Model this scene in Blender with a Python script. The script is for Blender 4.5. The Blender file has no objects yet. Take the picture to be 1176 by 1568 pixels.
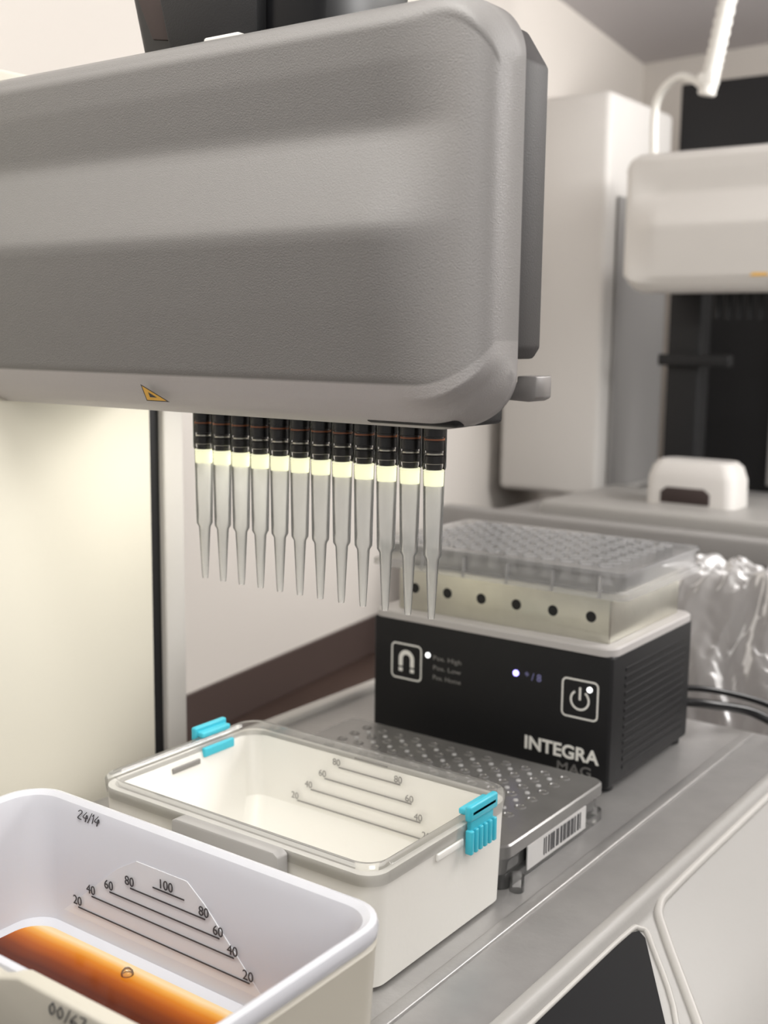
import bpy, bmesh, math, random
from mathutils import Vector, Matrix, noise
random.seed(4)
S=0.001
# ---------------------------------------------------------------- helpers
def mat(name,col,rough=.5,metal=0,bump=0,bscale=800,emis=0,ecol=None,coat=0,var=0,vscale=60,spec=.5,trans=0,ior=1.45,sss=0):
    m=bpy.data.materials.new(name); m.use_nodes=True
    nt=m.node_tree; b=nt.nodes['Principled BSDF']
    b.inputs['Base Color'].default_value=(*col,1)
    b.inputs['Roughness'].default_value=rough
    b.inputs['Metallic'].default_value=metal
    b.inputs['Specular IOR Level'].default_value=spec
    b.inputs['Coat Weight'].default_value=coat
    b.inputs['Transmission Weight'].default_value=trans
    b.inputs['IOR'].default_value=ior
    if sss:
        b.inputs['Subsurface Weight'].default_value=sss
        b.inputs['Subsurface Radius'].default_value=(.004,.004,.004)
        b.inputs['Subsurface Scale'].default_value=1
    if emis:
        b.inputs['Emission Color'].default_value=(*(ecol or col),1); b.inputs['Emission Strength'].default_value=emis
    tc=nt.nodes.new('ShaderNodeTexCoord')
    if var:
        n=nt.nodes.new('ShaderNodeTexNoise'); n.inputs['Scale'].default_value=vscale; n.inputs['Detail'].default_value=5
        nt.links.new(tc.outputs['Object'],n.inputs['Vector'])
        mx=nt.nodes.new('ShaderNodeMix'); mx.data_type='RGBA'
        mx.inputs[6].default_value=(*[c*(1-var) for c in col],1); mx.inputs[7].default_value=(*[min(1,c*(1+var)) for c in col],1)
        nt.links.new(n.outputs['Fac'],mx.inputs[0]); nt.links.new(mx.outputs[2],b.inputs['Base Color'])
    if bump:
        n=nt.nodes.new('ShaderNodeTexNoise'); n.inputs['Scale'].default_value=bscale; n.inputs['Detail'].default_value=3
        nt.links.new(tc.outputs['Object'],n.inputs['Vector'])
        bp=nt.nodes.new('ShaderNodeBump'); bp.inputs['Strength'].default_value=bump; bp.inputs['Distance'].default_value=.001
        nt.links.new(n.outputs['Fac'],bp.inputs['Height']); nt.links.new(bp.outputs['Normal'],b.inputs['Normal'])
    return m
def clear_mat(name,col=(.9,.9,.9),body=.15,rough=.08,ior=1.45):
    """thin clear plastic: fresnel reflection over see-through + a little milky body"""
    m=bpy.data.materials.new(name); m.use_nodes=True; nt=m.node_tree
    for n in list(nt.nodes): nt.nodes.remove(n)
    o=nt.nodes.new('ShaderNodeOutputMaterial'); t=nt.nodes.new('ShaderNodeBsdfTransparent')
    g=nt.nodes.new('ShaderNodeBsdfGlossy'); g.inputs['Roughness'].default_value=rough
    d=nt.nodes.new('ShaderNodeBsdfDiffuse'); d.inputs['Color'].default_value=(*col,1)
    tl=nt.nodes.new('ShaderNodeBsdfTranslucent'); tl.inputs['Color'].default_value=(*col,1)
    dm=nt.nodes.new('ShaderNodeMixShader'); dm.inputs[0].default_value=.5
    nt.links.new(d.outputs[0],dm.inputs[1]); nt.links.new(tl.outputs[0],dm.inputs[2])
    t.inputs['Color'].default_value=(.98,.98,.98,1)
    f=nt.nodes.new('ShaderNodeFresnel'); f.inputs['IOR'].default_value=ior
    m1=nt.nodes.new('ShaderNodeMixShader'); m1.inputs[0].default_value=body
    nt.links.new(t.outputs[0],m1.inputs[1]); nt.links.new(dm.outputs[0],m1.inputs[2])
    m2=nt.nodes.new('ShaderNodeMixShader'); nt.links.new(f.outputs[0],m2.inputs[0])
    nt.links.new(m1.outputs[0],m2.inputs[1]); nt.links.new(g.outputs[0],m2.inputs[2])
    nt.links.new(m2.outputs[0],o.inputs[0]); return m
def empty(name,loc=(0,0,0)):
    e=bpy.data.objects.new(name,None); e.empty_display_size=.02
    e.location=Vector(loc)*S; bpy.context.scene.collection.objects.link(e); return e
def finish(ob,m,parent,smooth=False,angle=None):
    if m: ob.data.materials.append(m)
    bpy.context.scene.collection.objects.link(ob)
    if parent:
        ob.parent=parent; ob.matrix_parent_inverse=Matrix.Translation(-parent.location)
    if smooth:
        for p in ob.data.polygons: p.use_smooth=True
    return ob
def mesh(name,vs,fs,m,parent=None,smooth=False):
    me=bpy.data.meshes.new(name); me.from_pydata([Vector(v)*S for v in vs],[],fs); me.update()
    bm=bmesh.new(); bm.from_mesh(me); bmesh.ops.recalc_face_normals(bm,faces=bm.faces); bm.to_mesh(me); bm.free()
    return finish(bpy.data.objects.new(name,me),m,parent,smooth)
def sharp(ob,deg=35):
    bm=bmesh.new(); bm.from_mesh(ob.data)
    for e in bm.edges:
        if len(e.link_faces)==2 and e.calc_face_angle(0)>math.radians(deg): e.smooth=False
    for f in bm.faces: f.smooth=True
    bm.to_mesh(ob.data); bm.free(); return ob
def rbox(name,x0,x1,y0,y1,z0,z1,m,parent=None,bev=1.0,seg=3):
    bm=bmesh.new(); bmesh.ops.create_cube(bm,size=1)
    for v in bm.verts:
        v.co=Vector(((x0+x1)/2+v.co.x*(x1-x0),(y0+y1)/2+v.co.y*(y1-y0),(z0+z1)/2+v.co.z*(z1-z0)))*S
    if bev: bmesh.ops.bevel(bm,geom=bm.edges[:],offset=bev*S,segments=seg,profile=.5,affect='EDGES',clamp_overlap=True)
    me=bpy.data.meshes.new(name); bm.to_mesh(me); bm.free()
    return sharp(finish(bpy.data.objects.new(name,me),m,parent))
def prism(name,poly,axis,lo,hi,m,parent=None,bev=0,seg=2):
    def P(a,b,c):
        return {0:(c,a,b),1:(a,c,b),2:(a,b,c)}[axis]
    n=len(poly); vs=[P(a,b,lo) for a,b in poly]+[P(a,b,hi) for a,b in poly]
    fs=[tuple(range(n)),tuple(range(n,2*n))]+[(i,(i+1)%n,n+(i+1)%n,n+i) for i in range(n)]
    ob=mesh(name,vs,fs,m,parent)
    if bev:
        bm=bmesh.new(); bm.from_mesh(ob.data)
        bmesh.ops.bevel(bm,geom=[e for e in bm.edges if e.calc_face_angle(0)>.4],offset=bev*S,segments=seg,profile=.5,affect='EDGES',clamp_overlap=True)
        bm.to_mesh(ob.data); bm.free()
    return sharp(ob)
def rrect(cx,cy,hx,hy,r,n=8):
    r=min(r,hx-.01,hy-.01); pts=[]
    for q,(sx,sy) in enumerate([(1,1),(-1,1),(-1,-1),(1,-1)]):
        for i in range(n+1):
            a=math.pi/2*(q+i/n)
            pts.append((cx+sx*(hx-r)+r*math.cos(a),cy+sy*(hy-r)+r*math.sin(a)))
    return pts
def loft(name,loops,m,parent=None,caps=(True,True),smooth=True,n=8):
    """loops: (cx,cy,hx,hy,r,z)"""
    vs=[];fs=[]
    for (cx,cy,hx,hy,r,z) in loops: vs+= [(x,y,z) for x,y in rrect(cx,cy,hx,hy,r,n)]
    k=4*(n+1)
    for j in range(len(loops)-1):
        for i in range(k): fs.append((j*k+i,j*k+(i+1)%k,(j+1)*k+(i+1)%k,(j+1)*k+i))
    if caps[0]: fs.append(tuple(range(k)))
    if caps[1]: fs.append(tuple(range((len(loops)-1)*k,len(loops)*k)))
    return sharp(mesh(name,vs,fs,m,parent),32)
def lathe(name,prof,c,m,parent=None,n=24,axis='z',caps=True):
    vs=[];fs=[]
    for r,h in prof:
        for i in range(n):
            a=2*math.pi*i/n; u,v=r*math.cos(a),r*math.sin(a)
            vs.append({'z':(c[0]+u,c[1]+v,c[2]+h),'y':(c[0]+u,c[1]+h,c[2]+v),'x':(c[0]+h,c[1]+u,c[2]+v)}[axis])
    for j in range(len(prof)-1):
        for i in range(n): fs.append((j*n+i,j*n+(i+1)%n,(j+1)*n+(i+1)%n,(j+1)*n+i))
    if caps: fs+= [tuple(range(n)),tuple(range((len(prof)-1)*n,len(prof)*n))]
    return sharp(mesh(name,vs,fs,m,parent),40)
def join(name,obs,parent=None):
    bm=bmesh.new(); mats=[]
    for o in obs:
        t=bmesh.new(); t.from_mesh(o.data)
        for f in t.faces:
            mm=o.data.materials[f.material_index] if o.data.materials else None
            if mm not in mats: mats.append(mm)
            f.material_index=mats.index(mm)
        tmp=bpy.data.meshes.new('t'); t.to_mesh(tmp); t.free(); bm.from_mesh(tmp); bpy.data.meshes.remove(tmp)
    me=bpy.data.meshes.new(name); bm.to_mesh(me); bm.free()
    for o in obs: bpy.data.objects.remove(o)
    ob=bpy.data.objects.new(name,me)
    for mm in mats: me.materials.append(mm)
    return finish(ob,None,parent)
def catmull(pts,k=8):
    P=[Vector(p) for p in pts]; P=[2*P[0]-P[1]]+P+[2*P[-1]-P[-2]]; out=[]
    for i in range(1,len(P)-2):
        for j in range(k):
            t=j/k; a,b,c,d=P[i-1:i+3]
            out.append(.5*((2*b)+(c-a)*t+(2*a-5*b+4*c-d)*t*t+(-a+3*b-3*c+d)*t**3))
    out.append(P[-2]); return out
def tube(name,pts,rad,m,parent=None,k=8,n=12):
    P=catmull(pts,k); vs=[];fs=[]; side=None
    for i,p in enumerate(P):
        t=(P[min(i+1,len(P)-1)]-P[max(i-1,0)]).normalized()
        if side is None: side=t.cross(Vector((0.3,0.9,.2))).normalized()
        side=(side-t*side.dot(t)).normalized(); b=t.cross(side)
        r=rad(i) if callable(rad) else rad
        for j in range(n):
            a=2*math.pi*j/n; vs.append(p+side*r*math.cos(a)+b*r*math.sin(a))
    for i in range(len(P)-1):
        for j in range(n): fs.append((i*n+j,i*n+(j+1)%n,(i+1)*n+(j+1)%n,(i+1)*n+j))
    fs+=[tuple(range(n)),tuple(range((len(P)-1)*n,len(P)*n))]
    return mesh(name,vs,fs,m,parent,True)
def text(name,s,x,y,z,size,m,parent,rot=(90,0,0),width=None,ext=.08,align='LEFT',fat=0):
    c=bpy.data.curves.new(name,'FONT'); c.body=s; c.size=size*S; c.align_x=align; c.extrude=ext*S; c.offset=fat*S
    o=bpy.data.objects.new(name,c); bpy.context.scene.collection.objects.link(o)
    bpy.context.view_layer.update()
    me=bpy.data.meshes.new_from_object(o.evaluated_get(bpy.context.evaluated_depsgraph_get()))
    w=o.dimensions.x
    bpy.data.objects.remove(o)
    sc=1 if not width or w==0 else width*S/w
    M=Matrix.Translation(Vector((x,y,z))*S)@(Matrix.Rotation(math.radians(rot[2]),4,'Z')@Matrix.Rotation(math.radians(rot[1]),4,'Y')@Matrix.Rotation(math.radians(rot[0]),4,'X'))@Matrix.Diagonal((sc,1,1,1))
    me.transform(M)
    return finish(bpy.data.objects.new(name,me),m,parent)
def frame_sq(name,cx,y,cz,h,t,r,m,parent):
    a=rrect(cx,cz,h,h,r); b=rrect(cx,cz,h-t,h-t,r-t); k=len(a)
    vs=[(p[0],y,p[1]) for p in a]+[(p[0],y,p[1]) for p in b]
    return mesh(name,vs,[(i,(i+1)%k,k+(i+1)%k,k+i) for i in range(k)],m,parent)
def arc(name,cx,y,cz,r,t,a0,a1,m,parent,n=28):
    vs=[];fs=[]
    for i in range(n+1):
        a=math.radians(a0+(a1-a0)*i/n)
        for q in (r,r-t): vs.append((cx+q*math.cos(a),y,cz+q*math.sin(a)))
    for i in range(n): fs.append((2*i,2*i+1,2*i+3,2*i+2))
    return mesh(name,vs,fs,m,parent)
# ---------------------------------------------------------------- materials
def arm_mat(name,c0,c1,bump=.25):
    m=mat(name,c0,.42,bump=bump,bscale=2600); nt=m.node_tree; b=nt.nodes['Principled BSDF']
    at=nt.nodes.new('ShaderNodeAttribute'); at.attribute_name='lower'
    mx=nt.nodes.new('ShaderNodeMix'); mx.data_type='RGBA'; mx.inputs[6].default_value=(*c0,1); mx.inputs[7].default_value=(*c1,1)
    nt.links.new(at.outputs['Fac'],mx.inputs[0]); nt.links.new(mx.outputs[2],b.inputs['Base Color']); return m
M_arm=arm_mat('arm_grey_plastic',(.21,.203,.197),(.58,.555,.55))  # second colour: lower strip painted lighter for light bounced off the deck
M_arm2=arm_mat('arm_plastic_lit',(.64,.62,.59),(.60,.58,.55),.1)  # same arm plastic, brighter lighting on the rear arm put into its colour
M_dark=mat('dark_grey_plastic',(.05,.047,.047),.5,bump=.1,bscale=2000,spec=.3)
M_black=mat('black_plastic',(.012,.012,.013),.5,bump=.1,bscale=1800,spec=.35)
M_blackg=mat('black_gloss',(.006,.006,.007),.3)
M_panel=mat('black_panel',(.006,.006,.007),.55,spec=.12)
M_brown=mat('brown_tinted_window',(.10,.065,.045),.3)
M_slot=mat('dark_slot',(.035,.022,.02),.5)
M_cream=mat('cream_panel',(.72,.69,.60),.45,bump=.05,bscale=300)
M_post=mat('light_post_plastic',(.62,.60,.575),.5,bump=.05,bscale=500)
M_white=mat('white_polypropylene',(.80,.785,.74),.35,bump=.04,bscale=500,sss=.15)
M_whiteb=mat('white_polystyrene',(.66,.67,.715),.22,bump=.03,bscale=300,sss=.15)
M_facet=mat('polystyrene_facet',(.73,.74,.765),.12)
M_base=mat('cream_reservoir_base',(.60,.57,.49),.4,sss=.1)
M_cyan=mat('cyan_clip_plastic',(.06,.52,.66),.35)
M_clear=clear_mat('clear_plastic',(.85,.85,.83),.10)
M_lid=clear_mat('clear_lid_plastic',(.86,.86,.87),.38,rough=.15)
M_tip=clear_mat('tip_plastic',(.99,1,.97),.27,rough=.1,ior=1.3)
M_tipc=clear_mat('tip_collar_plastic',(.95,.95,.93),.04,rough=.06,ior=1.35)
M_filter=mat('tip_filter',(.95,.94,.66),.6,emis=.7,ecol=(1,.98,.70))  # emission stands in for strong light falling on the filters
M_orange=mat('orange_ring',(.6,.19,.06),.4)
M_ring=mat('nozzle_ring_metal',(.6,.58,.5),.25,metal=.9)
M_ink=mat('printed_ink',(.05,.05,.055),.6)
M_inkw=mat('white_print',(.85,.84,.80),.5)
M_inkg=mat('grey_print',(.16,.155,.15),.5)
M_inkd=mat('dim_print',(.24,.23,.22),.5)
M_led=mat('white_led',(1,1,1),.5,emis=2,ecol=(1,1,1))
M_ledb=mat('blue_led',(.3,.3,1),.5,emis=5,ecol=(.35,.3,1))
M_metal=mat('deck_metal',(.38,.372,.365),.38,metal=.6,bump=.12,bscale=350,var=.12,vscale=90)
M_alu=mat('aluminium',(.66,.65,.57),.32,metal=.95,bump=.08,bscale=400,var=.08,vscale=120)
M_plateg=mat('grey_plate',(.20,.195,.19),.25,metal=.35,var=.2,vscale=60)
M_shell=mat('instrument_shell',(.36,.35,.335),.42,bump=.05,bscale=500)
M_shellb=mat('instrument_shell_light',(.52,.505,.48),.42,bump=.05,bscale=500)
M_rail=mat('rail_grey',(.28,.272,.265),.5)
M_cap=mat('cap_plate_plastic',(.48,.46,.45),.4)
M_wall=mat('wall_paint',(.68,.64,.595),.75,bump=.05,bscale=120)
M_ceil=mat('ceiling_paint',(.58,.555,.565),.8)
M_table=mat('brown_bench_top',(.085,.055,.045),.4,var=.2,vscale=20)
M_yellow=mat('warning_yellow',(.78,.45,.08),.5)
M_label=mat('paper_label',(.6,.59,.58),.6)
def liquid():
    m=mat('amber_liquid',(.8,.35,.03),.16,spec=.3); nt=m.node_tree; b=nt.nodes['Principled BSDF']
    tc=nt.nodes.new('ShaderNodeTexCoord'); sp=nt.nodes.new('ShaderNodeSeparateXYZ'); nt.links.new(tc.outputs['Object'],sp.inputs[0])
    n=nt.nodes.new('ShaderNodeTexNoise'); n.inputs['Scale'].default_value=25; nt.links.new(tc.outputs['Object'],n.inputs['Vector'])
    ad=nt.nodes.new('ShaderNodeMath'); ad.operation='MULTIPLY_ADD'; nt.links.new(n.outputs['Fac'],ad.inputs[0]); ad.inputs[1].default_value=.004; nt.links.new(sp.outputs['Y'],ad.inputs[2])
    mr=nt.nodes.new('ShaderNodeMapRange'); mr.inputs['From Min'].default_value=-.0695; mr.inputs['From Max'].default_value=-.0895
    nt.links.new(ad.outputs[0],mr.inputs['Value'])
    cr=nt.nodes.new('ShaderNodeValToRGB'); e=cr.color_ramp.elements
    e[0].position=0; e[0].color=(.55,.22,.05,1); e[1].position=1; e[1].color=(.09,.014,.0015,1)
    for p,c in((.07,(.80,.56,.28,1)),(.24,(.82,.64,.38,1)),(.35,(.76,.38,.07,1)),(.47,(.60,.19,.012,1)),(.62,(.38,.085,.004,1)),(.80,(.19,.034,.002,1))):  # depth colours, plus a pale highlight painted near the back edge
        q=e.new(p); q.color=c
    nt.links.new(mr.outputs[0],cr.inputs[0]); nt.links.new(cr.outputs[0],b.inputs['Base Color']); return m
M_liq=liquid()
# ---------------------------------------------------------------- room
def wallbox(name,p,q,z0,z1,m,th=12):
    p=Vector((*p,0));q=Vector((*q,0)); d=(q-p).normalized(); nrm=Vector((-d.y,d.x,0))*th
    b=[p,q,q+nrm,p+nrm]; vs=[(v.x,v.y,z0) for v in b]+[(v.x,v.y,z1) for v in b]
    return mesh(name,vs,[(0,1,2,3),(4,5,6,7),(0,1,5,4),(1,2,6,5),(2,3,7,6),(3,0,4,7)],m)
wallbox('wall_left',(-187,-452),(-420,1186),-112,505,M_wall)
wallbox('wall_back',(-420,1186),(900,1045),-112,505,M_wall)
wallbox('baseboard_left',(-186.0,-440),(-416.5,1180),-109.5,-79,mat('dark_brown_trim',(.075,.052,.046),.5),th=3)
mesh('ceiling',[(-480,-600,505),(900,-600,505),(900,1250,505),(-480,1250,505),(-480,-600,520),(900,-600,520),(900,1250,520),(-480,1250,520)],[(0,1,2,3),(4,5,6,7),(0,1,5,4),(1,2,6,5),(2,3,7,6),(3,0,4,7)],M_ceil)
rbox('lab_bench',-480,900,-600,1250,-140,-110.2,M_table,bev=3)
# ---------------------------------------------------------------- robot arm cover
def arm_cover(name,x0,x1,yo,zo,m,parent,rt=15,rb=22):
    prof=[(124.5,-21),(127,-27.5),(131,-31.5),(136.5,-34.6),(138.2,-35.4),(157,-39.4),(175,-43.0),(178,-43.2),(181,-42.2),(201,-33.9),(203.5,-33.3),(206,-33.5),(220,-36.4),(229,-37.4),(233,-35),(236,-28)]
    zb,zt=124.5,236.
    zs=[]
    for i in range(len(prof)-1):
        k=max(2,int((prof[i+1][0]-prof[i][0])/1.2))
        for j in range(k): zs.append(prof[i][0]+(prof[i+1][0]-prof[i][0])*j/k)
    zs.append(236.)
    def py(z):
        for i in range(len(prof)-1):
            if z<=prof[i+1][0]:
                a,b=prof[i],prof[i+1]; return a[1]+(b[1]-a[1])*(z-a[0])/(b[0]-a[0])
        return prof[-1][1]
    xs=[]; E=34
    for i in range(41): xs.append(x0+E*(1-math.cos(math.pi/2*i/40)))
    xs+= [x0+E+(x1-x0-2*E)*i/40 for i in range(1,40)]
    for i in range(41): xs.append(x1-E*(1-math.sin(math.pi/2*i/40)))
    vs=[];fs=[]; R=8; low=[]
    for x in xs:
        de=min(x-x0,x1-x)
        t_=zt-(rt-math.sqrt(max(0,rt*rt-(rt-de)**2)) if de<rt else 0)
        b_=zb+((rb-math.sqrt(max(0,rb*rb-(rb-de)**2)))*.7 if de<rb else 0)
        bev=R-math.sqrt(max(0,R*R-(R-de)**2)) if de<R else 0
        f=min(1,max(0,(de-1)/32)); f=f*f*(3-2*f)
        for z in zs:
            v=(z-zb)/(zt-zb); zz=b_+v*(t_-b_)
            y=py(z); flat=-36.0 if 131<z<230 else y
            y=min(flat+(y-flat)*f+bev,-18.5)
            vs.append((x,y+yo,zz+zo)); low.append((1 if z<136.6 else 0)*(.2+.8*f)+(1-f)*.14)  # bounce light on the strip and lighter ends, painted by vertex value
    nzc=len(zs)
    for i in range(len(xs)-1):
        for j in range(nzc-1): fs.append((i*nzc+j,(i+1)*nzc+j,(i+1)*nzc+j+1,i*nzc+j+1))
    ring=[i*nzc for i in range(len(xs))]+[(len(xs)-1)*nzc+j for j in range(1,nzc)]+[i*nzc+nzc-1 for i in range(len(xs)-2,-1,-1)]+[j for j in range(nzc-2,0,-1)]
    st=len(vs)
    for r in ring: vs.append((vs[r][0],-16+yo,vs[r][2])); low.append(low[r])
    k=len(ring)
    for i in range(k): fs.append((ring[i],ring[(i+1)%k],st+(i+1)%k,st+i))
    fs.append(tuple(st+i for i in range(k)))
    ob=mesh(name,vs,fs,m,parent)
    at=ob.data.attributes.new('lower','FLOAT','POINT')
    for i,v in enumerate(low): at.data[i].value=v
    for p in ob.data.polygons: p.use_smooth=len(p.vertices)==4
    return ob
rob=empty('pipetting_robot',(0,60,-110))
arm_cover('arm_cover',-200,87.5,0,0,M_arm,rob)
prism('arm_side_plate',[(60,144),(84.5,144),(86.5,147),(86.5,221),(80,231),(70,235),(60,235)],1,-17,-1.5,M_dark,rob,bev=1)
rbox('arm_rear_housing',-196,44,-17,45,128,231,M_dark,rob,bev=4)
rbox('nozzle_block',-62,52,1,17,123.5,129,M_black,rob,bev=1)
rbox('arm_underside_block',44,75,-26,-1,125.5,132,M_black,rob,bev=1.5)
prism('release_bracket',[(66,133.5),(88,132.5),(90,133.5),(90,139.5),(84,139.5),(84,137.5),(66,138)],1,-10,-1,mat('bracket_metal',(.24,.23,.225),.35,metal=.4),rob,bev=.5)
# warning sign on lower strip
wv=[(-38,-34.1,133.9),(-26.5,-32.4,128.6),(-37,-32.4,128.6)]
def tri(name,pts,m,dy,sc):
    c=sum((Vector(p) for p in pts),Vector())/3
    return mesh(name,[c+(Vector(p)-c)*sc+Vector((0,dy,-.0)) for p in pts],[(0,1,2)],m,rob)
tri('warning_sign_border',wv,M_ink,-1.2,1.0); tri('warning_sign',wv,M_yellow,-1.35,.84); tri('warning_symbol',wv,M_ink,-1.45,.3)
# handheld pipette body sticking up above the arm
prism('pipette_body',[(-62,233),(12,233),(16,300),(-80,300)],1,-8,38,M_blackg,rob,bev=3)
prism('pipette_window',[(-58,246),(-40,243),(-52,262),(-70,270)],1,-9,-7.5,M_slot,rob,bev=.3)
prism('pipette_grip',[(-46,240),(-8,236),(-8,262),(-52,262)],1,-13,-8,M_black,rob,bev=1)
rbox('pipette_latch',-26,-11,-18,-8,233,240.5,M_post,rob,bev=1)
# tips
TX0,TY,TZ=-53.9,8.64,62.0
tips=[];filt=[];noz=[];rings=[];mr_=[];col=[]
for i in range(12):
    c=(TX0+9*i,TY,TZ)
    tips.append(lathe('t',[(.5,0),(1.0,0),(1.2,2),(2.1,19.0),(2.9,20.4),(3.0,24),(3.2,36),(3.4,46.8),(3.0,46.8),(2.85,36),(2.6,21),(1.75,19),(.55,1)],c,M_tip,n=24,caps=False))
    col.append(lathe('c',[(3.4,47),(3.8,48),(3.85,62)],c,M_tipc,n=24,caps=False))
    filt.append(lathe('f',[(3.0,42.2),(3.15,47.2)],c,M_filter,n=18))
    noz.append(lathe('n',[(2.5,47),(2.5,49),(3.1,49.3),(3.1,51.5),(2.6,51.8),(2.6,53),(3.1,53.2),(3.1,56.0),(2.9,56.2),(2.9,57.4),(3.2,57.6),(3.2,66)],c,M_blackg,n=18))
    rings.append(lathe('r',[(3.2,56.4),(3.2,56.9)],c,M_orange,n=18))
    for h in(49.0,51.9): mr_.append(lathe('r',[(2.8,h),(2.8,h+.5)],c,M_ring,n=18))
join('pipette_tips',tips,rob); join('tip_collars',col,rob); join('tip_filters',filt,rob); join('nozzles',noz,rob); join('nozzle_seals',rings,rob); join('nozzle_rings',mr_,rob)
# tower (cream panel, black slot, light post)
rbox('tower',-232,-125,-75,49,-110,243,M_cream,rob,bev=1.5)
rbox('tower_slot',-228,-128,48,57,-110,241,M_black,rob,bev=.3)
rbox('tower_rear_post',-228,-125,56,68,-110,243,M_post,rob,bev=1.2)
# deck
rbox('deck_plate',-119,92,-190,262,-44,-40,M_metal,rob,bev=.8)
rbox('deck_ridge',65,70,-190,258,-40.5,-38.8,M_metal,rob,bev=.7)
rbox('deck_left_lip',-127,-119,69,262,-60,-37,M_shellb,rob,bev=1.5)
rbox('base_body',-122,96,-190,265,-110,-44,M_shell,rob,bev=2)
def slope(x,off=0): return -44.0-(x-99)*.595+off
prism('base_side_shell',[(92,-46),(92,-38.6),(95,-38.3),(97,-40),(99,-44),(124,-58.9),(150,-76),(172,-108),(92,-108)],1,-190,268,M_shell,rob,bev=1.0,seg=3)
pan=[(99.2,-190),(99.2,48),(100.5,53),(103.0,52.5),(124,23),(124,-190)]
vs=[(x,y,slope(x,.9)) for x,y in pan]+[(x,y,slope(x,-2)) for x,y in pan]; n=len(pan)
mesh('side_touch_panel',vs,[tuple(range(n)),tuple(range(n,2*n))]+[(i,(i+1)%n,n+(i+1)%n,n+i) for i in range(n)],M_panel,rob)
def sl(pts,off=.4): return [(x,y,slope(x,off)) for x,y in pts]
tube('panel_rim',sl([(98.3,-180),(98.3,0),(98.5,46),(99.8,54.5),(105,53),(126,24),(128,-30),(128,-180)]),1.0,M_shellb,rob,k=6,n=8)
tube('side_rib',sl([(98,262),(98,160),(98.2,90),(99.5,72),(106,62),(126,40),(146,18)]),1.7,M_shellb,rob,k=8,n=10)
tube('side_rib_lower',sl([(126,262),(126,180),(127,130),(136,104),(150,84)]),2.0,M_shellb,rob,k=8,n=10)
# ---------------------------------------------------------------- reservoir with blue clips
rA=empty('reagent_reservoir',(0,0,-40))
loft('reservoir_base',[(0,0,55,35,5,-39.8),(0,0,57.5,37.5,6,-38.5),(0,0,58.6,38.6,7,-6),(0,0,58.6,38.6,7,-3.2),(0,0,56.6,36.6,6,-3),(0,0,55.6,35.8,6,-5),(0,0,51.5,32.5,6,-27),(0,0,44,22,6,-35.5)],M_white,rA)
loft('clear_insert_rim',[(0,0,59.2,39.2,8,-6.5),(0,0,59.6,39.6,8,-.8),(0,0,59.0,39.0,8,0),(0,0,57.2,37.2,7,0),(0,0,56.4,36.4,7,-1),(0,0,55.9,36.0,6.5,-5)],M_clear,rA,caps=(False,False))
for nm,sx in(('clip_right',1),('clip_left',-1)):
    x=59.4*sx; o=2.4*sx
    rbox(nm,min(x,x+o),max(x,x+o),8,25,-1.5,3.8,M_cyan,rA,bev=.8)
    rbox(nm+'_top',min(x-3*sx,x+o),max(x-3*sx,x+o),9,24,.1,2.2,M_cyan,rA,bev=.6)
    if sx>0:
        rbox(nm+'_skirt',x,x+1.6,9.5,23.5,-6,-1,M_cyan,rA,bev=.5)
        for k in range(6): rbox(nm+'_rib_%d'%(k+1),x,x+2.6,8.6+k*2.8,10.4+k*2.8,-12.5,-4.5,M_cyan,rA,bev=.5)
    else:
        rbox(nm+'_inner',-56.2,-54.4,8,24,-6.5,-3.0,M_cyan,rA,bev=.5)
rbox('side_slot',58.3,59.6,-7,8,-9.4,-6.9,M_inkw,rA,bev=.5)
rbox('handle_slot',-55.8,-54.6,-8,6,-8.2,-6.2,M_inkd,rA,bev=.3)
prism('front_tab',[(-18,-40),(-18,-3.5),(-16,-2.6),(25,-2.4),(27,-3.6),(27,-40)],1,-44,-39.2,mat('tab_grey_plastic',(.42,.41,.40),.4),rA,bev=.6)
for k,(z,a,b) in enumerate([(-25,-30,30),(-19.5,-24,26),(-14,-18,21.5),(-8.5,-12,16),(-3.4,-5,10)]):
    yb=35.5-max(0,abs(z)-5)*.15-.35
    rbox('graduation_%d'%(k+1),a,b,yb-.12,yb,z,z+.5,M_inkd,rA,bev=0)
    lab=['20','40','60','80','100'][k]
    if k<4:
        text('grad_text_%d'%(k+1),lab,a-2.5,yb-.5,z+1.0,3.6,M_inkd,rA)
        text('grad_text_r_%d'%(k+1),lab,b-2.5,yb-.5,z+1.0,3.6,M_inkd,rA)
# ---------------------------------------------------------------- front reservoir with liquid
rB=empty('liquid_reservoir',(14,-102,-40))
c=(14,-102)
loft('reservoir_tub',[(*c,66.5,33.2,9.5,-36),(*c,69.0,35.6,10,0),(*c,71,37.2,12,2.2),(*c,71.4,37.6,12.5,4.5),(*c,70.8,37.2,12,6.2),(*c,69.3,35.8,11,6.6),(*c,67.6,34.2,10,5.4),(*c,66.6,33.2,9.5,2),(*c,65,31.8,9,-20),(*c,63.2,30.6,9,-33),(*c,56,22,8,-35.5)],M_whiteb,rB)
loft('reservoir_outer_base',[(*c,67.5,34.4,10,-39.8),(*c,68.4,35.3,10,-39),(*c,70.6,37.0,12,-2),(*c,70.9,37.3,12,.4),(*c,69.8,36.2,11,1.2)],M_base,rB,caps=(True,False))
prism('front_lip',[(-46,-12),(-46,7.4),(20,7.4),(24,5.6),(29,5.0),(33,6.4),(36,7.4),(73,7.4),(73,-12)],1,-142.0,-137.4,M_base,rB,bev=.9,seg=3)
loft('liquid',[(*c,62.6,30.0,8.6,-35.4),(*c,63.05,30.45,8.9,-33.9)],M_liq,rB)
fp=[(-38,-29),(-14,-9),(-6,-4.5),(15,-4.5),(22,-9),(46,-29)]
yw=lambda z:-102+33.2-(2-z)*.064
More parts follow.
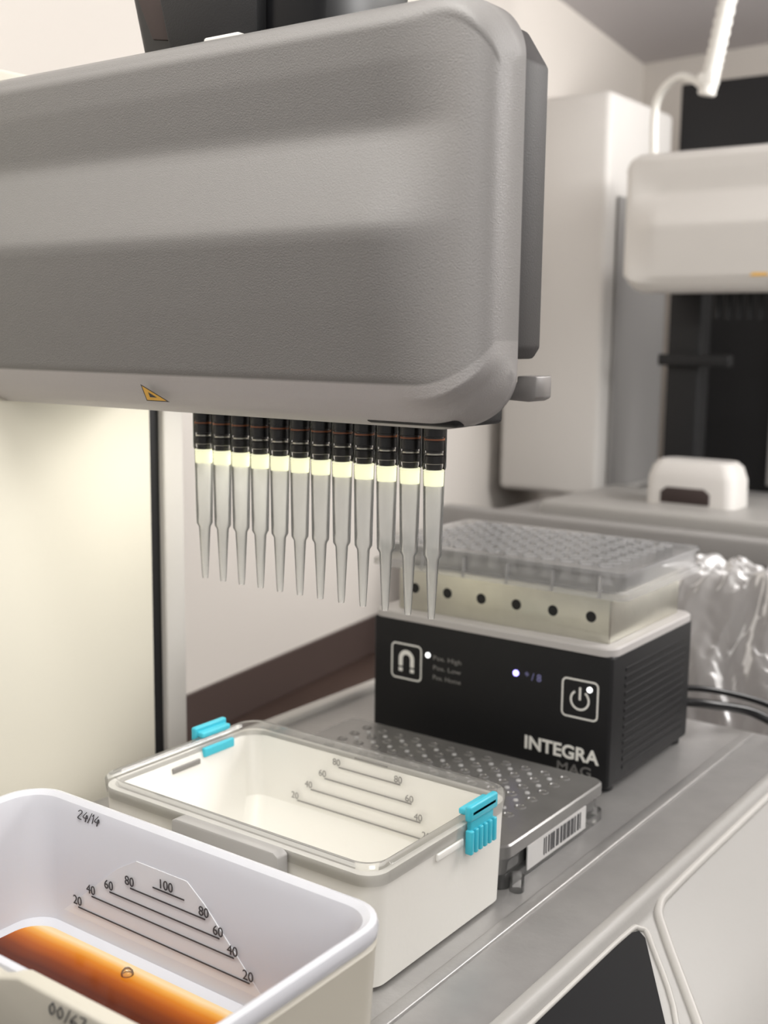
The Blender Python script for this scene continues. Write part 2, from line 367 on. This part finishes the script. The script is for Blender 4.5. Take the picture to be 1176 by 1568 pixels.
mesh('graduation_facet',[(x,yw(z)-.25,z) for x,z in fp]+[(x,yw(z)+.3,z) for x,z in fp],[tuple(range(6)),tuple(range(6,12))]+[(i,(i+1)%6,6+(i+1)%6,6+i) for i in range(6)],M_facet,rB)
for k,(z,a,b) in enumerate([(-26.2,-31,40.5),(-21,-25,34.4),(-17.2,-17,28.7),(-13.4,-8,23),(-10.3,1.5,14.5)]):
    yb=yw(z)-.4
    rbox('graduation_%d'%(k+1),a,b,yb-.12,yb,z,z+.42,M_ink,rB,bev=0)
    lab=['20','40','60','80','100'][k]
    if k<4:
        text('grad_text_%d'%(k+1),lab,a-2.2,yb-.2,z+1.0,4.1,M_ink,rB)
        text('grad_text_r_%d'%(k+1),lab,b-2.5,yb-.2,z+1.0,4.1,M_ink,rB)
    else: text('grad_text_5',lab,4,yb-.2,z+1.0,4.1,M_ink,rB)
def scribble(name,pts,m,parent,r=.22): return tube(name,pts,r,m,parent,k=5,n=6)
def hand(name,strokes,x0,y,z0,s,m,parent,r,slant=.25,ys=0):
    for q,st in enumerate(strokes):
        scribble('%s_%d'%(name,q),[(x0+(px+slant*pz)*s,y+ys*pz*s,z0+pz*s) for px,pz in st],m,parent,r)
two=lambda o:[(o,.8),(o+.3,1),(o+.6,.8),(o+.1,.1),(o+.7,0)]
zero=lambda o:[(o+.3,1),(o,.5),(o+.3,0),(o+.6,.5),(o+.3,1)]
four=lambda o:[(o+.4,1),(o,.35),(o+.7,.35),(o+.5,.7),(o+.5,-.1)]
six=lambda o:[(o+.5,1),(o,.3),(o+.35,0),(o+.6,.3),(o+.1,.35)]
seven=lambda o:[(o,1),(o+.6,1),(o+.3,.4),(o+.2,0)]
slash=lambda o:[(o,-.1),(o+.35,1.1)]
one=lambda o:[(o,.8),(o+.2,1),(o+.2,0)]
hand('handwriting',[two(0),four(.9),slash(1.8),one(2.3),four(2.8)],-33,-69.0,1.8,2.8,M_ink,rB,.15,ys=.1)
hand('handwriting_front',[zero(0),zero(.9),slash(1.8),six(2.4),seven(3.3)],47,-142.15,3.0,3.0,M_ink,rB,.17)
lathe('bubble',[(0.05,-1.9),(1,-1.6),(1.7,-.8),(1.9,0),(1.7,.8),(1,1.6),(.05,1.9)],(0,-79,-33.6),M_clear,rB,n=16)
# ---------------------------------------------------------------- microplate between reservoir and magnet
mp=empty('microplate',(-8,82,-40))
loft('plate_skirt',[(-8.5,82,63.5,40,4,-39.8),(-8.5,82,63.5,40,4,-36),(-8.5,82,61.8,38.3,4,-35.5),(-8.5,82,61.8,38.3,4,-27)],M_clear,mp,caps=(True,False))
loft('plate_body',[(-8.5,82,61.2,37.8,4,-36),(-8.5,82,61.2,37.8,4,-26.4)],M_plateg,mp)
loft('plate_lid',[(-8.5,82,63.5,40,5,-29),(-8.5,82,63.5,40,5,-24.8),(-8.5,82,62.9,39.4,5,-24.2),(-8.5,82,61,37.6,5,-24.3)],M_plateg,mp)
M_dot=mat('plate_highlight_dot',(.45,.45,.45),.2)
wl=[]
for i in range(12):
    for j in range(8):
        x=-8.5-49.5+9*i; y=82-31.5+9*j
        wl.append(lathe('w',[(2.3,-.2),(2.1,.15),(1.7,.22),(1.3,-.15)],(x,y,-24.1),M_plateg,n=14))
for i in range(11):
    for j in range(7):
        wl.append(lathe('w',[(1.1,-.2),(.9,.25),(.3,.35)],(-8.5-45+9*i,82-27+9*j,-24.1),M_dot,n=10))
join('wells',wl,mp)
rbox('barcode_label',54.9,55.4,58,104,-38,-29,M_label,mp,bev=0)
x=70
while x<100:
    w=random.choice([.5,.8,1.3]); rbox('bar_%d'%x,55.3,55.6,x,x+w,-36.5,-30,M_ink,mp,bev=0); x+=w+random.choice([.6,1,1.4])
lathe('plate_foot',[(2.6,-3),(2.6,3),(1.6,3.4)],(58,46,-37),M_clear,mp,n=14)
# ---------------------------------------------------------------- magnet module
mg=empty('magnetic_separator',(-15,186,-40))
rbox('housing',-76.4,46.3,143,230,-37.5,20,M_black,mg,bev=1.6)
for sx in(-70,40):
    for sy in(150,223): lathe('foot_%d_%d'%(sx+100,sy),[(5,-2.5),(5,0)],(sx,sy,-37.4),M_black,mg,n=16)
for k in range(13): rbox('vent_%d'%(k+1),46.2,46.7,156,222,-32+k*3.6,-30.4+k*3.6,M_black,mg,bev=.2)
loft('top_plate',[(-15,186.5,61.8,44,6,19.6),(-15,186.5,61.8,44,6,22.5),(-15,186.5,61,43.2,6,23.2)],M_cap,mg)
rbox('magnet_block',-67,41.2,150,224,23,44.5,M_alu,mg,bev=.8)
hs=[]
for i in range(6):
    hs.append(lathe('h',[(2.4,-.12),(2.4,.1)],(-58+18.06*i,150,33.8),M_blackg,n=20,axis='y'))
join('block_holes',hs,mg)
frame_sq('magnet_icon_frame',-57.3,142.85,0,8.6,.75,2.4,M_inkw,mg)
arc('magnet_icon_arch',-57.3,142.85,1.2,4.3,2.2,0,180,M_inkw,mg)
for sx in(-1,1):
    a=sx*3.2-57.3
    mesh('magnet_icon_leg_%d'%(sx+2),[(a-1.1,142.85,-2.4),(a+1.1,142.85,-2.4),(a+1.1,142.85,1.2),(a-1.1,142.85,1.2)],[(0,1,2,3)],M_inkw,mg)
    mesh('magnet_icon_pole_%d'%(sx+2),[(a-1.1,142.85,-5),(a+1.1,142.85,-5),(a+1.1,142.85,-3.2),(a-1.1,142.85,-3.2)],[(0,1,2,3)],M_inkw,mg)
frame_sq('power_icon_frame',32,142.85,-.6,8.6,.75,2.4,M_inkw,mg)
arc('power_icon_arc',32,142.85,-1,4.6,.9,125,415,M_inkw,mg)
mesh('power_icon_bar',[(31.5,142.85,-1),(32.5,142.85,-1),(32.5,142.85,4.6),(31.5,142.85,4.6)],[(0,1,2,3)],M_inkw,mg)
def led(nm,x,z,m,r=1.2): lathe(nm,[(r,-.4),(r,.2)],(x,143,z),m,mg,n=16,axis='y')
led('status_led',-45.3,5.2,M_led); led('link_led',1,5.2,M_ledb,1.3); led('power_led',36.4,4.3,M_led)
text('link_text','* / 8',5.5,142.8,3.4,4.6,mat('blue_print',(.25,.25,.5),.5),mg)
for k,s in enumerate(['Pos. High','Pos. Low','Pos. Home']): text('position_text_%d'%(k+1),s,-42.5,142.8,3.6-k*4.6,3.0,M_inkd,mg,width=15)
text('front_text','INTEGRA',6,142.8,-27.5,8.2,M_inkw,mg,width=35.5,fat=.22)
text('front_text_small','MAG',22,142.8,-34.0,6.2,M_inkg,mg,width=16,fat=.1)
# plate on magnet
wp=empty('microplate.001',(-12,184,44.5))
cx,cy=-12,182.5
loft('skirt',[(cx,cy,64,43,4,44.6),(cx,cy,64,43,4,47.5),(cx,cy,62,41,4,48),(cx,cy,62,41,4,54),(cx,cy,63.2,42.2,4,54.3),(cx,cy,63.2,42.2,4,56),(cx,cy,60,39,3,56.2)],M_lid,wp,caps=(False,True))
for k in range(6): rbox('skirt_rib_%d'%(k+1),-70+k*22,-69+k*22,139.3,141,45,54,M_lid,wp,bev=0)
wl=[]
for i in range(12):
    for j in range(8):
        wl.append(lathe('w',[(3.4,-8),(3.4,.3),(3.1,.3),(3.1,-7.5)],(cx-49.5+9*i,cy-31.5+9*j,56.4),M_lid,n=14,caps=False))
join('wells',wl,wp)
# cable
cb=empty('power_cable',(60,250,-60))
tube('cable',[(40,231,-22),(52,242,-24),(66,262,-30),(84,268,-38),(104,262,-40),(135,250,-44),(170,240,-50)],2.3,M_blackg,cb,k=8)
tube('cable_second',[(36,231,-16),(50,246,-18),(66,266,-25),(86,276,-33),(110,272,-36),(140,262,-40),(175,256,-44)],1.6,M_blackg,cb,k=8)
# plastic bag
def bag():
    vs=[];fs=[];n=190;m_=130
    for i in range(n+1):
        for j in range(m_+1):
            u=i/n;v=j/m_; x=-75+320*u; y=282+180*v
            e=min(1,u*7,(1-u)*7)*min(1,v*2.4,(1-v)*6); e=max(0,e)**.6
            p=Vector((x*.011,y*.011,0)); q=noise.noise(p)+.5*noise.noise(p*2.3+Vector((3,1,0)))
            w=Vector((noise.noise(p*2),noise.noise(p*2+Vector((4,4,4))),0))*.9
            ps=Vector((p.x*3.6,p.y*1.3,0))
            r=.8*abs(noise.noise(ps+w+Vector((9,2,4))))+.42*abs(noise.noise(ps*2.6+w*2+Vector((1,7,3))))+.2*abs(noise.noise(p*13))
            z=-108+e*(129+10*q-28*r)
            vs.append((x+5*noise.noise(p*3+Vector((5,5,5))),y-12*e*noise.noise(ps*1.2+Vector((2,8,1))),z))
    for i in range(n):
        for j in range(m_): a=i*(m_+1)+j; fs.append((a,a+m_+1,a+m_+2,a+1))
    return mesh('plastic_bag',vs,fs,clear_mat('bag_film',(.50,.485,.475),.68,rough=.5,ior=1.28),None,True)
bag()
# ---------------------------------------------------------------- second robot
r2=empty('pipetting_robot.001',(-60,650,-110))
rbox('base',-268,330,505,1000,-110,3,M_rail,r2,bev=4)
rbox('front_rail',-272,334,496,512,-4,15,M_rail,r2,bev=3)
rbox('deck_panel',-215,320,560,700,3,18,M_shell,r2,bev=4)
arm_cover('arm_cover',-178,300,655,63.5,M_arm2,r2,rt=14,rb=20)
rbox('arm_rear_housing',-170,295,640,700,192,296,M_post,r2,bev=4)
rbox('tower',-338,-232,702,845,3,371,M_post,r2,bev=6)
rbox('tower_trim',-231,-228,720,835,10,280,M_rail,r2,bev=1)
rbox('rear_panel',-228,330,850,865,3,400,M_black,r2,bev=2)
rbox('rear_panel_inner',-120,330,846,850,10,215,mat('grey_inner_panel',(.33,.32,.31),.5),r2,bev=1)
rbox('column',-168,-138,701,726,3,235,M_black,r2,bev=2)
rbox('column_bracket',-172,-108,690,702,128,138,M_black,r2,bev=1.5)
nz=[]
for i in range(12): nz.append(lathe('n',[(3.0,168),(3.2,192)],(-112+9*i,668,0),M_black,n=12))
join('nozzles',nz,r2)
mesh('warning_sign',[(-70,619.6,200),(-55,619.6,200),(-62,619,209)],[(0,1,2)],M_yellow,r2)
sb=empty('storage_box',(-103,610,18))
loft('storage_box_body',[(-103,620,37,20,8,18.2),(-103,620,37,20,10,40),(-103,620,34,18,10,50),(-103,620,30,15,10,54)],M_post,sb)
prism('storage_box_slot',[(-126,20),(-126,29),(-121,33),(-90,33),(-85,29),(-85,20)],1,599.0,601,M_slot,sb,bev=.5)
hz=empty('corrugated_hose',(-110,655,400))
tube('hose',[(-95,650,504),(-108,650,430),(-118,650,375),(-124,650,345)],lambda i:6.6+(1.0 if i%2 else -.4),M_white,hz,k=14,n=16)
tube('hose_outlet',[(-124,650,349),(-134,652,358),(-147,654,363),(-158,656,360),(-168,658,350),(-172,660,335),(-172,662,300)],3.4,M_white,hz,k=6,n=12)
rbox('hose_clamp',-130,-116,643,657,352,362,M_white,hz,bev=2)
# ---------------------------------------------------------------- lights
def area(name,loc,tgt,sx,sy,p,col):
    l=bpy.data.lights.new(name,'AREA'); l.shape='RECTANGLE'; l.size=sx*S; l.size_y=sy*S; l.energy=p; l.color=col
    o=bpy.data.objects.new(name,l); o.location=Vector(loc)*S; bpy.context.scene.collection.objects.link(o)
    o.rotation_euler=(Vector(tgt)-Vector(loc)).to_track_quat('-Z','Y').to_euler(); return o
area('ceiling_lamp_1',(70,-140,500),(40,-50,-40),460,180,3.7,(1,.975,.93))
area('ceiling_lamp_2',(350,700,498),(100,700,0),500,400,8.0,(1,.975,.94))
area('room_lamp',(650,-350,420),(0,0,80),500,400,2.6,(1,.975,.94))
area('added_ceiling_fill',(560,560,330),(0,900,505),300,200,6.0,(1,.98,.96))  # unseen light added to brighten ceiling and back wall
area('added_panel_fill',(-60,38,124.5),(-100,10,-40),60,6,.08,(1,.96,.82))  # small light added under the arm to brighten cream panel and filters
w=bpy.data.worlds.new('world'); bpy.context.scene.world=w; w.use_nodes=True
w.node_tree.nodes['Background'].inputs[0].default_value=(.95,.92,.895,1); w.node_tree.nodes['Background'].inputs[1].default_value=.39
bpy.context.scene.view_settings.view_transform='Standard'
# ---------------------------------------------------------------- camera
a,pit,rol=.628,.149,.012
fw=Vector((-math.sin(a)*math.cos(pit),math.cos(a)*math.cos(pit),-math.sin(pit)))
r0=Vector((math.cos(a),math.sin(a),0)); u0=r0.cross(fw)
r=r0*math.cos(rol)+u0*math.sin(rol); u=-r0*math.sin(rol)+u0*math.cos(rol)
cd=bpy.data.cameras.new('camera'); cam=bpy.data.objects.new('camera',cd); bpy.context.scene.collection.objects.link(cam)
Mx=Matrix((( r.x,u.x,-fw.x,0),(r.y,u.y,-fw.y,0),(r.z,u.z,-fw.z,0),(0,0,0,1)))
cam.matrix_world=Matrix.Translation(Vector((242.722,-289.552,149.437))*S)@Mx
cd.sensor_fit='HORIZONTAL'; cd.sensor_width=36; cd.lens=36*1.781/1.176; cd.clip_start=.01; cd.clip_end=20
cd.dof.use_dof=True; cd.dof.focus_distance=.35; cd.dof.aperture_fstop=20
bpy.context.scene.camera=cam
